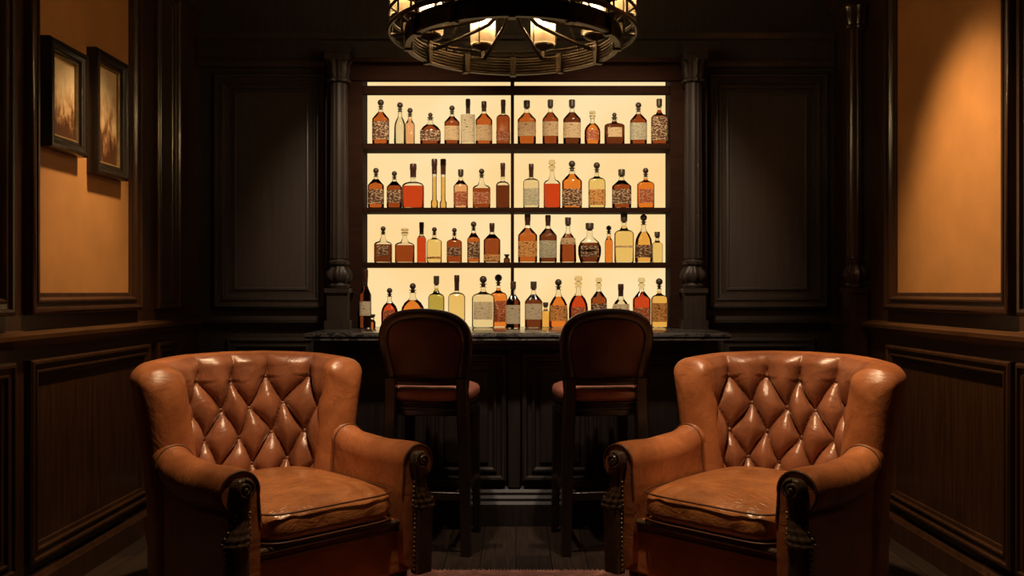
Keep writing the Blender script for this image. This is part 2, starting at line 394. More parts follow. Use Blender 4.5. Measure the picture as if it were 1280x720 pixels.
cn = [(.975,0),(.98,.02),(.995,.03),(1.005,.06),(1.023,.07),(1.023,0)]
Q(MB().loops([[TF(bx0,z,n) for z,n in cn], [TF(bx1,z,n) for z,n in cn]]), 'cornice_moulding', M['barwood'])
ct = MB()
x0, x1 = PX(378.5, DCF), PX(915, DCF)
prof = [(0.006,1.0245),(.0,1.028),(.004,1.036),(.012,1.040),(.006,1.044),(.0,1.048),(.001,1.055),(.005,1.062),(.012,1.067),(.022,1.07)]
ct.loops([[(x0+i, DCF+i, z),(x1-i, DCF+i, z),(x1-i, YB-.06, z),(x0+i, YB-.06, z)] for i, z in prof])
o = ct.build('countertop', M['marble'], smooth=30)
o['label'] = 'black veined marble bar top under the lowest bottles'; o['category'] = 'countertop'

# ------------------------------------------------------------------ bottles
def bottle(px, w_px, top_px, zbase, D, col, kind, stop, lab, label, group, fill=None, base_px=None):
    s = FPX/D; x = PX(px, D); w = w_px/s; h = PZ(top_px, D) - zbase
    r = w/2
    dy = min(1.0, .031/r)
    t = thing('bottle', label, 'bottle', (x, D, zbase+.0006), 0, group)
    n = {'std':3.2,'sq':5,'squat':2.2,'flask':2.6,'tube':2,'dec':6,'bell':2.2}[kind]
    shd = {'std':.56,'sq':.60,'squat':.46,'flask':.34,'tube':.80,'dec':.52,'bell':.48}[kind]
    nr = min(.95, max(.24, .0115/r)) if kind != 'tube' else .62
    nk = {'ball':.80,'cap':.84,'tall':.70,'knob':.80}[stop]
    e = min(nk-.10, shd+.20)
    if kind == 'flask':
        body = [(.70,0),(.80,.012),(.98,.20),(1.0,.30),(.98,.40),(.80,.52),(.50,.60),(nr,.66),(nr,nk)]
    elif kind in ('sq','dec'):
        body = [(.90,0),(.97,.012),(1,.03),(1,shd-.03),(.97,shd),(.80,shd+.04),(lerp(1,nr,.75),shd+.07),(nr,e),(nr*.95,nk-.03),(nr*1.2,nk-.025),(nr*1.2,nk)]
    elif kind == 'squat':
        body = [(.86,0),(.95,.02),(1,.08),(1,shd-.08),(.94,shd),(.72,shd+.10),(.40,shd+.17),(nr,shd+.22),(nr,nk-.03),(nr*1.25,nk-.02),(nr*1.25,nk)]
    elif kind == 'bell':
        body = [(.88,0),(.96,.012),(1,.05),(.96,shd-.1),(.90,shd),(.66,shd+.10),(.38,shd+.17),(nr,shd+.23),(nr,nk-.03),(nr*1.2,nk-.02),(nr*1.2,nk)]
    elif kind == 'tube':
        body = [(.9,0),(1,.02),(1,.14),(.64,.18),(.62,.5),(.62,nk)]
    else:
        body = [(.90,0),(.97,.012),(1,.03),(1,shd-.01),(.985,shd+.012),(.90,shd+.035),(.72,shd+.075),(.50,shd+.125),(lerp(.45,nr,.7),shd+.165),(nr,shd+.21),(nr*.95,nk-.03),(nr*1.22,nk-.025),(nr*1.22,nk)]
    fix = []; lastz = -1
    for q, z in body:
        z = max(z, lastz+.002); fix.append((q, z)); lastz = z
    nk = fix[-1][1]
    # refine profile
    def rad(z):
        for (q0,z0),(q1,z1) in zip(fix, fix[1:]):
            if z0 <= z <= z1: return lerp(q0,q1,(z-z0)/max(1e-6,z1-z0))
        return fix[-1][0]
    MB().lathe([(q*r, z*h) for q, z in fix], 28, sx=1, sy=dy, ex=n).build('glass_body', M['bottleglass'], t, smooth=50)
    if fill is None: fill = min(nk-.06, shd+.16) if kind != 'dec' else shd-.02
    if col != 'none':
        zs = [z for q, z in fix if .012 < z < fill]
        lp = [(rad(.014)*r*.90, .016*h)] + [(rad(z)*r*.93, z*h) for z in zs] + [(rad(fill)*r*.93, fill*h)]
        if len(lp) >= 2: MB().lathe(lp, 28, sy=dy, ex=n).build('liquid', M['liq_'+col], t, smooth=50)
    # stopper
    cx = nr*r
    if stop == 'ball':
        m = MB().lathe([(cx*.8,nk*h-.006),(cx*.8,(nk+.03)*h),(cx*1.3,(nk+.035)*h),(cx*1.3,(nk+.05)*h),(cx*.6,(nk+.055)*h),(cx*.6,(nk+.07)*h)], 16)
        rb = (1-nk-.06)*h/2; m.ball((0,0,h-rb), rb*1.02, 16, 8)
        m.build('stopper', M['cork'], t)
    elif stop == 'knob':
        m = MB().lathe([(cx*.85,nk*h-.006),(cx*.85,(nk+.01)*h),(cx*1.5,(nk+.015)*h),(cx*1.6,(nk+.06)*h),(cx*1.0,(nk+.09)*h),(cx*1.7,(nk+.13)*h),(cx*1.5,h-.002),(cx*.9,h)], 16)
        m.build('stopper', M['glassknob'], t)['label'] = 'glass stopper'
    elif stop == 'tall':
        MB().lathe([(cx*1.16,(nk-.0)*h),(cx*1.20,.86*h),(cx*1.32,.87*h),(cx*1.32,.985*h),(cx*1.15,h)], 16).build('capsule', M['capsule'], t)
    else:
        MB().lathe([(cx*.85,nk*h-.008),(cx*.9,nk*h),(cx*1.45,nk*h+.0005),(cx*1.5,.985*h),(cx*1.35,h)], 16).build('cap', M['cork'], t)
    # label
    if lab:
        mat, a0, a1, half = lab
        m = MB(); nu = 14; rows = []
        for ff in (1.03, 1.045):
            for zz in (a0, a1):
                row = []
                for i in range(nu+1):
                    a = -PI/2 + lerp(-half, half, i/nu)
                    ca, sa = math.cos(a), math.sin(a); k = (abs(ca)**n+abs(sa)**n)**(-1/n)
                    q = max(rad(a0), rad(a1))*r*ff
                    row.append((q*k*ca, q*dy*k*sa, zz*h))
                rows.append(row)
        L0, L1, H0, H1 = rows
        vs = L0+L1+H0+H1; k = nu+1; fs = []
        for i in range(nu):
            fs += [(i,i+1,k+i+1,k+i),(2*k+i,3*k+i,3*k+i+1,2*k+i+1),(i,2*k+i,2*k+i+1,i+1),(k+i,k+i+1,3*k+i+1,3*k+i)]
        fs += [(0,k,3*k,2*k),(nu,2*k+nu,3*k+nu,k+nu)]
        m.add(vs, fs).build('label', M['lab_'+mat], t, smooth=60)
    return t
F_, B_ = 5.410, 5.488
Z1, Z2, Z3, Z4 = SHELVES[0][1], SHELVES[1][1], SHELVES[2][1], 1.0702
W = 1.0
rows = {
 'bottles on the top shelf': (Z1, [
 (476,21,124.5,F_,'amber','std','ball',('dark',.10,.50,W),'amber bottle with ball stopper, leftmost on the top shelf'),
 (500,15,128,F_,'clear','bell','ball',None,'small clear decanter with ball stopper, second from left on top shelf'),
 (512.5,12,135,B_,'pink','std','ball',None,'slim clear bottle with pinkish contents, third from left on top shelf'),
 (538,26,141,F_,'brown','squat','ball',('dark',.10,.44,1.15),'squat patterned brown decanter, left half of top shelf'),
 (565,19,132,F_,'brown','std','ball',('cream',.10,.46,W),'brown bottle with ball stopper just right of the squat patterned decanter on top'),
 (585,17.5,124,B_,'clear','sq','tall',('white',.08,.66,W),'tall bottle with big white label and long dark neck, top shelf'),
 (605,21,127,F_,'amber','std','tall',('cream',.08,.44,W),'amber bottle with cream label right of the big white-labelled one on top shelf'),
 (629,17,125,F_,'brown','sq','tall',('rust',.06,.28,W),'half-empty clear bottle beside the centre post, left side of top shelf'),
 (658.5,23,126,F_,'amber','std','cap',('cream',.18,.50,W),'amber bottle with broad cream label just right of the centre post, top shelf'),
 (688,20,125,F_,'brown','std','cap',('cream',.18,.50,W),'brown cream-labelled bottle, second right of the centre post on top shelf'),
 (715,22,125,F_,'dark','std','cap',('cream',.14,.48,W),'dark brown cream-labelled bottle, third right of the centre post on top shelf'),
 (740.5,20,139,F_,'orange','squat','knob',('rust',.12,.42,.8),'small round orange decanter with glass stopper on top shelf'),
 (768,25,141,F_,'dark','sq','ball',('cream',.22,.52,.6),'squat dark square bottle with small cream label on top shelf'),
 (798,21,128,F_,'brown','std','ball',('grey',.10,.50,W),'brown bottle with greyish label, second from right on top shelf'),
 (824,20,124,F_,'brown','sq','cap',('dark',.08,.60,W),'square-shouldered brown bottle, rightmost on the top shelf'),
 ]),
 'bottles on the second shelf': (Z2, [
 (470,20,210,F_,'amber','std','ball',('dark',.10,.46,W),'amber dark-labelled bottle, leftmost on the second shelf'),
 (493,19,214,F_,'brown','std','ball',('dark',.14,.48,.9),'brown bottle left of the wide red decanter, second shelf'),
 (516.5,27,205,F_,'red','dec','tall',None,'wide square decanter of bright red liquor on the second shelf'),
 (543,9,199,F_,'gold','tube','tall',None,'left one of two tall thin tube bottles on the second shelf'),
 (554,9,199,B_,'gold','tube','tall',None,'right one of two tall thin tube bottles on the second shelf'),
 (576,18,212,F_,'pink','std','cap',('rust',.06,.42,W),'pale bottle with rust label right of the thin tube bottles'),
 (602,22,211,F_,'brown','dec','ball',('rust',.10,.40,.8),'square brown decanter with ball stopper, left half of second shelf'),
 (628.5,17,204,F_,'dark','dec','tall',None,'half-full dark decanter beside the centre post, second shelf left side'),
 (664,20,205,F_,'clear','sq','tall',('grey',.06,.44,W),'clear square bottle with grey-green label, second shelf'),
 (690,21,200,F_,'red','dec','knob',None,'square red decanter with tall glass stopper, second shelf'),
 (715,25,201,F_,'orange','std','ball',('dark',.04,.40,W),'large orange-shouldered bottle with dark label on second shelf'),
 (746,21,203,F_,'straw','sq','ball',('gold',.06,.40,W),'clear bottle with gold checked label on the second shelf'),
 (777,24,212,F_,'brown','std','cap',('dark',.10,.48,W),'stout brown bottle with dark lettered label, second from right on second shelf'),
 (807,21,210,F_,'orange','sq','ball',('rust',.12,.46,.7),'orange square bottle, rightmost on the second shelf'),
 ]),
 'bottles on the third shelf': (Z3, [
 (479,22,283,F_,'dark','dec','ball',('dark',.18,.46,.55),'dark square decanter, leftmost on the third shelf'),
 (506,24,285,F_,'brown','dec','knob',None,'wide reddish brown decanter with glass stopper on the third shelf'),
 (527,11,278,B_,'red','sq','tall',None,'narrow red bottle with long dark neck on the third shelf'),
 (543,18.5,284,F_,'straw','sq','ball',('gold',.10,.16,W),'pale straw-coloured square bottle on the third shelf'),
 (568,19,285,F_,'brown','sq','ball',('dark',.18,.44,.7),'brown square bottle right of the pale straw one, third shelf'),
 (592,16,277,F_,'amber','std','ball',('dark',.10,.50,.9),'slim tall amber bottle on the third shelf'),
 (615,21,279,F_,'brown','std','tall',('gold',.04,.20,W),'brown bottle with low gold label, third shelf left of centre post'),
 (633.5,8,318,F_,'dark','squat','cap',None,'tiny dark miniature bottle beside the centre post, third shelf'),
 (659.5,24,268,F_,'amber','std','tall',('gold',.12,.44,W),'tall amber bottle with gold label right of the centre post, third shelf'),
 (685,22,269,F_,'dark','std','tall',('grey',.10,.46,W),'tall dark bottle with pale grey label on the third shelf'),
 (710,21,272,F_,'brown','bell','cap',('cream',.40,.54,W),'brown bottle with cream shoulder label on the third shelf'),
 (737,29,279,F_,'dark','flask','cap',('dark',.14,.42,.8),'broad round dark flask with lettered label on third shelf'),
 (761,10,282,B_,'orange','std','ball',None,'slender orange bottle behind the pale clear one, third shelf'),
 (780,24,267,F_,'straw','sq','cap',('cream',.30,.34,.8),'large clear bottle of pale spirit on the third shelf'),
 (804.5,22,268,F_,'gold','bell','ball',('dark',.10,.36,W),'clear bottle with dark band label near right end of third shelf'),
 (821.5,13,290,B_,'straw','sq','cap',None,'pale yellow bottle, rightmost on the third shelf'),
 ]),
 'bottles standing on the bar top': (Z4, [
 (457,14,337,5.285,'dark','std','tall',('white',.22,.46,W),'slim dark bottle with white label in front of the left post on bar top'),
 (465.5,8,393,5.30,'amber','squat','cap',None,'tiny amber miniature at the left end of the bar top'),
 (487,21,360,F_,'red','squat','ball',('rust',.12,.44,.6),'small round red decanter near the left end of the bottom row'),
 (516,29,354,F_,'orange','squat','ball',('rust',.16,.40,.8),'wide orange decanter behind the left stool'),
 (545.5,20,345,F_,'green','sq','cap',('dark',.20,.34,W),'olive green square bottle in the bottom row'),
 (571,21,344,F_,'straw','sq','tall',None,'pale yellow-green bottle with dark neck in the bottom row'),
 (604,28,345,F_,'clear','sq','ball',('white',.16,.50,.72),'broad clear square bottle with large white label in the bottom row'),
 (623,22,343,B_,'orange','sq','ball',('rust',.10,.50,.7),'tall orange bottle behind the broad clear one in the bottom row'),
 (641.5,18,352,5.30,'dark','std','cap',('white',.10,.50,W),'dark bottle with cream label standing before the centre post'),
 (667,22,352,F_,'dark','std','cap',('white',.18,.52,.9),'dark bottle with white label right of the one before the centre post'),
 (682,10,378,B_,'gold','sq','cap',None,'small amber bottle half hidden between two labelled bottles in the bottom row'),
 (698,24,349,F_,'orange','bell','ball',('gold',.14,.46,W),'orange gold-labelled bottle left of the right stool in bottom row'),
 (723,24,345,F_,'red','squat','knob',('rust',.16,.40,.7),'round red decanter with glass stopper in the bottom row'),
 (748.5,20,347,F_,'brown','std','knob',('dark',.28,.48,W),'brown bottle with dark label and glass stopper behind the right stool'),
 (776,23,355,F_,'clear','bell','tall',('white',.24,.54,W),'pale bottle with dark neck and white label behind the right stool'),
 (802,22,347,F_,'red','std','knob',('rust',.12,.40,W),'red bottle with glass stopper, second from right in the bottom row'),
 (824,20,348,F_,'gold','sq','ball',('gold',.12,.50,.8),'orange-gold square bottle, rightmost on the bar top'),
 ])}
for grp, (zb, lst) in rows.items():
    for (px, w, top, D, col, kind, stop, lab, desc) in lst:
        bottle(px, w, top, zb, D, col, kind, stop, lab, desc, grp)

# ------------------------------------------------------------------ pictures
def picture(y0, y1, z0, z1, mat, label):
    t = thing('framed_picture', label, 'picture', (-XW+.0045, (y0+y1)/2, (z0+z1)/2), 0, 'framed prints on the left wall')
    hy, hz = (y1-y0)/2, (z1-z0)/2
    T = lambda u, v, n: (n, u, v)
    fm = MB().frame(T, -hy, hy, -hz, hz, [(0,0),(0,.046),(.006,.054),(.016,.056),(.022,.048),(.034,.046),(.040,.040),(.046,.042),(.050,.032),(.056,.030),(.056,.0)])
    fm.build('frame', M['frame'], t)
    MB().frame(T, -hy+.0562, hy-.0562, -hz+.0562, hz-.0562, [(0,.0),(0,.031),(.004,.033),(.008,.027),(.011,.021),(.011,.0)]).build('gilt_slip', M['gilt'], t)['label'] = 'dull gilt inner slip'
    MB().box(.0, .019, -hy+.0675, hy-.0675, -hz+.0675, hz-.0675).build('print', mat, t, smooth=0)
picture(3.68, 4.005, 1.90, 2.365, M['pic_a'], 'smaller black-framed sepia print, nearer of two on the left orange panel')
picture(4.09, 4.42, 1.845, 2.43, M['pic_b'], 'taller black-framed sepia print, farther along the left orange panel')

# ------------------------------------------------------------------ rug
rg = MB().box(-1.28, 1.28, 2.3, 4.05, .0, .010).build('rug', M['rug'], bevel=.003)
rt = thing('area_rug', 'faded red patterned rug between the two armchairs', 'rug', (0, 3.2, .0005))
rg.parent = rt; rg.name = 'pile'
for v in rg.data.vertices: v.co.y -= 3.2
fr = MB()
for i in range(170):
    x = -1.275+2.55*i/169+random.uniform(-.003,.003)
    fr.tube([(x, .85, .005), (x+random.uniform(-.004,.004), .868, .004), (x+random.uniform(-.006,.006), .886, .0025)], [.003,.003,.0015], 5)
o = fr.build('fringe', M['rug'], rt); o['kind'] = 'stuff'

# ------------------------------------------------------------------ armchairs
def make_chair(label, loc, rotz):
    t = thing('armchair', label, 'armchair', loc, rotz, 'pair of tufted leather armchairs')
    # --- back (barrel shell) along a plan path
    a, r, yb, ye = .318, .20, .40, .13
    half = [(0.0,)]
    def path(s):       # s = arc length from the middle (signed) -> point, outward normal
        sg = 1 if s >= 0 else -1; q = abs(s); l1 = a-r; l2 = r*PI/2
        if q < l1: p = (q, yb); n = (0, 1)
        elif q < l1+l2:
            an = (q-l1)/r; p = (a-r+r*math.sin(an), yb-r+r*math.cos(an)); n = (math.sin(an), math.cos(an))
        else: p = (a, yb-r-(q-l1-l2)); n = (1, 0)
        return Vector((sg*p[0], p[1], 0)), Vector((sg*n[0], n[1], 0))
    Lh = (a-r)+r*PI/2+(yb-r-ye)
    sp, rowh, zt = .155, .128, .875
    zin0 = .34
    def Hs(s): return .998-.045*(abs(s)/Lh)**2.2
    def cap(s):
        e = max(0, min(1, (Lh-abs(s))/.075)); return math.sqrt(max(0, 1-(1-e)**2))
    def flare(z): return .080*max(0, (z-.32)/.66)**1.35
    def puff(s, z):
        ss = (s+.010*math.sin(z*17+s*5)+.006*math.sin(s*31+z*9))/sp
        z = z+.009*math.sin(s*13+1.7)+.004*math.sin(s*37+z*22)
        wing = smooth01((Lh-.055-abs(s))/.10)      # fade to smooth wing
        if z >= zt: v = abs(math.sin(PI*ss))**.55; v = lerp(v, .85, smooth01((z-zt)/.15))
        else:
            tt = (zt-z)/(2*rowh)
            v = (abs(math.sin(PI*(ss+tt)))*abs(math.sin(PI*(ss-tt))))**.42
        return lerp(.75, v, wing)
    NS, NI, NT, NO = 190, 84, 18, 10
    th = .135
    rings = []
    for i in range(NS+1):
        s = lerp(-Lh, Lh, i/NS); p, n = path(s); f = cap(s); H = Hs(s)-.07*(1-f)
        sec = []
        ztop = H-.062
        for j in range(NI):
            z = lerp(zin0, ztop, j/(NI-1)); d = flare(z) - .066*puff(s, z)
            d = lerp(th/2+flare(z), d, f)
            sec.append((d, z))
        d0 = sec[-1][0]; d1 = lerp(th/2, th+.015, f)+flare(ztop)
        for j in range(1, NT):
            an = PI*j/NT
            sec.append(((d0+d1)/2-(d1-d0)/2*math.cos(an), ztop+.062*math.sin(an)*max(f,.25)))
        for j in range(NO):
            z = lerp(ztop, .11, j/(NO-1)); d = lerp(th/2, th+.015, f)+flare(z)*1.0
            sec.append((d, z))
        rings.append([p+n*d+Vector((0,0,z)) for d, z in sec])
    back = MB().loops(rings, True, True, True).build('back', M['tuftleather'], t, smooth=70)
    # smooth outer leather colour on the outside/top of the back
    back.data.materials.append(M['leather'])
    for pg in back.data.polygons:
        c = pg.center
        # closest path param approx by angle: classify through height/top and wings
        if abs(lerp(-Lh, Lh, (pg.index//(NI+NT-1+NO)+.5)/NS)) > Lh-.085 or (pg.index % (NI+NT-1+NO)) > NI+4: pg.material_index = 1
    kb = 0
    for rw in range(0, 4):
        z = zt-rw*rowh
        for k in range(-4, 5):
            s = (k+(.5 if rw % 2 else 0))*sp
            if abs(s) > Lh-.10: continue
            s = s-.010*math.sin(z*17+s*5)-.006*math.sin(s*31+z*9); z = z-.009*math.sin(s*13+1.7)-.004*math.sin(s*37+z*22)
            p, n = path(s); c = p+n*(flare(z)-.004)+Vector((0,0,z))
            b = MB().ball((0,0,0), .0125, 12, 8).build('button', M['button'], t); b.location = c
    # seam welt where wing ends (front edge of each wing)
    # --- base
    bs = MB().loops([[( .40*sx+(0.03*sx if z>.2 else 0), y, z) for sx, y in ((-1,-.385),(1,-.385),(1,.42),(-1,.42))] for z in (.085,.10,.29,.315)])
    bs.build('seat_base', M['leather'], t, bevel=.012)
    MB().tube([(-.36,-.392,.308),(.36,-.392,.308)], .014, 10).build('front_rail', M['carved'], t)['label'] = 'dark wooden rail under the seat'
    MB().tube([(-.36,-.390,.272),(.36,-.390,.272)], .006, 8).build('front_piping', M['darkleather'], t)
    # --- cushion
    cxh, y0, y1, z0, z1 = .316, -.435, .38, .322, .455
    cy_, hy = (y0+y1)/2, (y1-y0)/2; cz, hz = (z0+z1)/2, (z1-z0)/2
    rings = []; nu, nv = 120, 40
    def sg(v, e): return math.copysign(abs(v)**e, v)
    for j in range(nv+1):
        ph = lerp(-PI/2+.001, PI/2-.001, j/nv); cp, spn = math.cos(ph), math.sin(ph); ring = []
        for i in range(nu):
            an = 2*PI*i/nu; ux = sg(math.cos(an), .30); uy = sg(math.sin(an), .30)
            k = cp**.32
            x, y = ux*k, uy*k
            zz = cz+hz*sg(spn, .55)
            cr = max(0, (1-x*x))*max(0, (1-y*y))
            if spn > 0:
                zz += .040*cr**.8
                zz += .0042*math.sin(x*26+3*math.sin(y*4+1.1))*smooth01((.2-y)/.6)*smooth01((1-abs(x))/.3)*(.4+.6*math.sin(y*3+x*2)**2)
            ring.append((x*cxh*(1+.015*math.cos(3*y)), cy_+y*hy-.010*math.sin(9*x+1)*(y < -.5)*.3, zz))
        rings.append(ring)
    cu = MB().loops(rings).build('seat_cushion', M['cushleather'], t, smooth=80)
    for zz in (.4435, .335):
        pp = []
        for i in range(160):
            an = 2*PI*i/160; ux = sg(math.cos(an), .30); uy = sg(math.sin(an), .30)
            pp.append((ux*cxh*1.0, cy_+uy*hy*1.0, zz))
        # remove near duplicates
        q = [pp[0]]
        for v in pp[1:]:
            if (Vector(v)-Vector(q[-1])).length > .004: q.append(v)
        if (Vector(q[0])-Vector(q[-1])).length < .004: q.pop()
        MB().tube(q, (.0040), 8, True).build('piping', M['darkleather'], cu, smooth=60)
    # --- arms
    for sx in (-1, 1):
        NA = 44; rings = []
        for i in range(NA+1):
            q = i/NA; y = lerp(.30, -.425, q)
            lift = .085*smooth01((y-.02)/.28); sw = .012*math.sin(PI*q)
            zc = .553+lift-.012*math.sin(PI*smooth01((.1-y)/.5)); rr = .083-.01*smooth01((y+.1)/.4)
            if q > .93: rr *= 1-.10*((q-.93)/.07)**2
            xc = .405+sw
            sec = [(.325,.30),(.325,.36),(.325,.43)]
            for k in range(0, 25):
                an = lerp(PI*1.08, -PI*.42, k/24)
                sec.append((xc+rr*math.cos(an), zc+rr*math.sin(an)))
            sec += [(.452,zc-.095),(.448,.40),(.446,.30),(.444,.10),(.38,.10),(.33,.14)]
            rings.append([(sx*x, y, z) for x, z in sec])
        arm = MB().loops(rings).build('arm', M['leather'], t, smooth=50)
        # welt on the arm front
        wl_ = [(sx*x, -.426, z) for x, z in sec[2:29]]
        MB().tube(wl_, .0055, 8).build('piping', M['darkleather'], arm, smooth=60)
        rg_ = rings[11]          # dark seam where the arm meets the wing
        cxx = sx*.405; czz = sum(p[2] for p in rg_[3:28])/25
        MB().tube([(cxx+(p[0]-cxx)*1.012, p[1], czz+(p[2]-czz)*1.012) for p in rg_[1:28]], .0042, 8).build('seam', M['darkleather'], arm, smooth=60)
        # carved post
        post = MB(); rr_ = []
        prof = [(.605,.020,.016,.402),(.598,.034,.026,.402),(.580,.043,.032,.402),(.560,.044,.034,.402),(.540,.037,.032,.400),(.515,.027,.026,.398),(.485,.024,.024,.400),(.455,.027,.027,.404),(.430,.033,.034,.410),(.405,.043,.042,.418),(.385,.050,.050,.424),(.372,.052,.052,.426),(.362,.046,.044,.425),(.355,.042,.036,.424),(.30,.041,.034,.422),(.20,.041,.032,.420),(.085,.041,.030,.418)]
        pts = []
        for (p0, p1) in zip(prof, prof[1:]):
            for k in range(4): pts.append(tuple(lerp(p0[c], p1[c], k/4) for c in range(4)))
        pts.append(prof[-1])
        nn = 40
        for z, hw, hd, xc in pts:
            ring = []
            carve = 1 if z > .357 else 0
            for j in range(nn):
                an = 2*PI*j/nn; ca, sa = math.cos(an), math.sin(an); e = 2.2 if carve else 5
                k = (abs(ca)**e+abs(sa)**e)**(-1/e)
                if carve:
                    k *= 1+.075*math.cos(10*an+ (z*60))*smooth01((.47-z)/.05)+.05*math.cos(6*an)*smooth01((z-.45)/.05)+.05*math.sin(z*260)*smooth01((.46-z)/.05)
                ring.append((sx*(xc+hw*k*ca), -.432+hd*k*sa*.9, z))
            rr_.append(ring)
        po = post.loops(rr_).build('arm_post', M['carved'], t, smooth=40); po['label'] = 'carved dark wood arm post'
        # volute on the post front
        vol = []
        for i in range(40):
            an = i/39*2*PI*1.75; q = .036*(1-i/39*.8)
            vol.append((sx*(.402+q*math.cos(an+PI/2)), -.4625-.006*(i/39), .566+q*math.sin(an+PI/2)))
        MB().tube(vol, .0062, 8).build('scroll', M['carved'], po)
        MB().ball((sx*.402,-.466,.566), .0105, 12, 8).build('scroll_boss', M['carved'], po)
        nb = MB().ball((0,0,0), .0062, 10, 6).build('nail_head', M['nail'], po)
        first = True
        for side in (-1, 1):
            for i in range(20):
                z = .475-i*.0195
                if z < .10: break
                hw = next(lerp(p0[1],p1[1],(p0[0]-z)/(p0[0]-p1[0])) for p0,p1 in zip(prof,prof[1:]) if p1[0] <= z <= p0[0])
                xc = next(lerp(p0[3],p1[3],(p0[0]-z)/(p0[0]-p1[0])) for p0,p1 in zip(prof,prof[1:]) if p1[0] <= z <= p0[0])
                if first: n_ = nb; first = False
                else: n_ = nb.copy(); COL.objects.link(n_); n_.parent = po
                n_.location = (sx*(xc+side*(hw+.004)), -.4385, z)
        for yy, zb in ((-.345, 0), (.34, -.0105)):
            MB().lathe([(.020,zb),(.026,.006),(.024,.018),(.030,.03),(.038,.05),(.040,.075),(.034,.09),(.03,.10)], 20, (sx*.36, yy, 0)).build('foot', M['carved'], t)
    return t
ROT = 44
ch1 = make_chair('tufted tan leather armchair on the left, beside the pictures wall', (-.727-.40*math.sin(R(ROT)), 3.49+.40*math.cos(R(ROT)), .0108), R(ROT))
ch2 = make_chair('tufted tan leather armchair on the right, beside the picture-free wall', (.745+.40*math.sin(R(ROT)), 3.49+.40*math.cos(R(ROT)), .0108), R(-ROT))

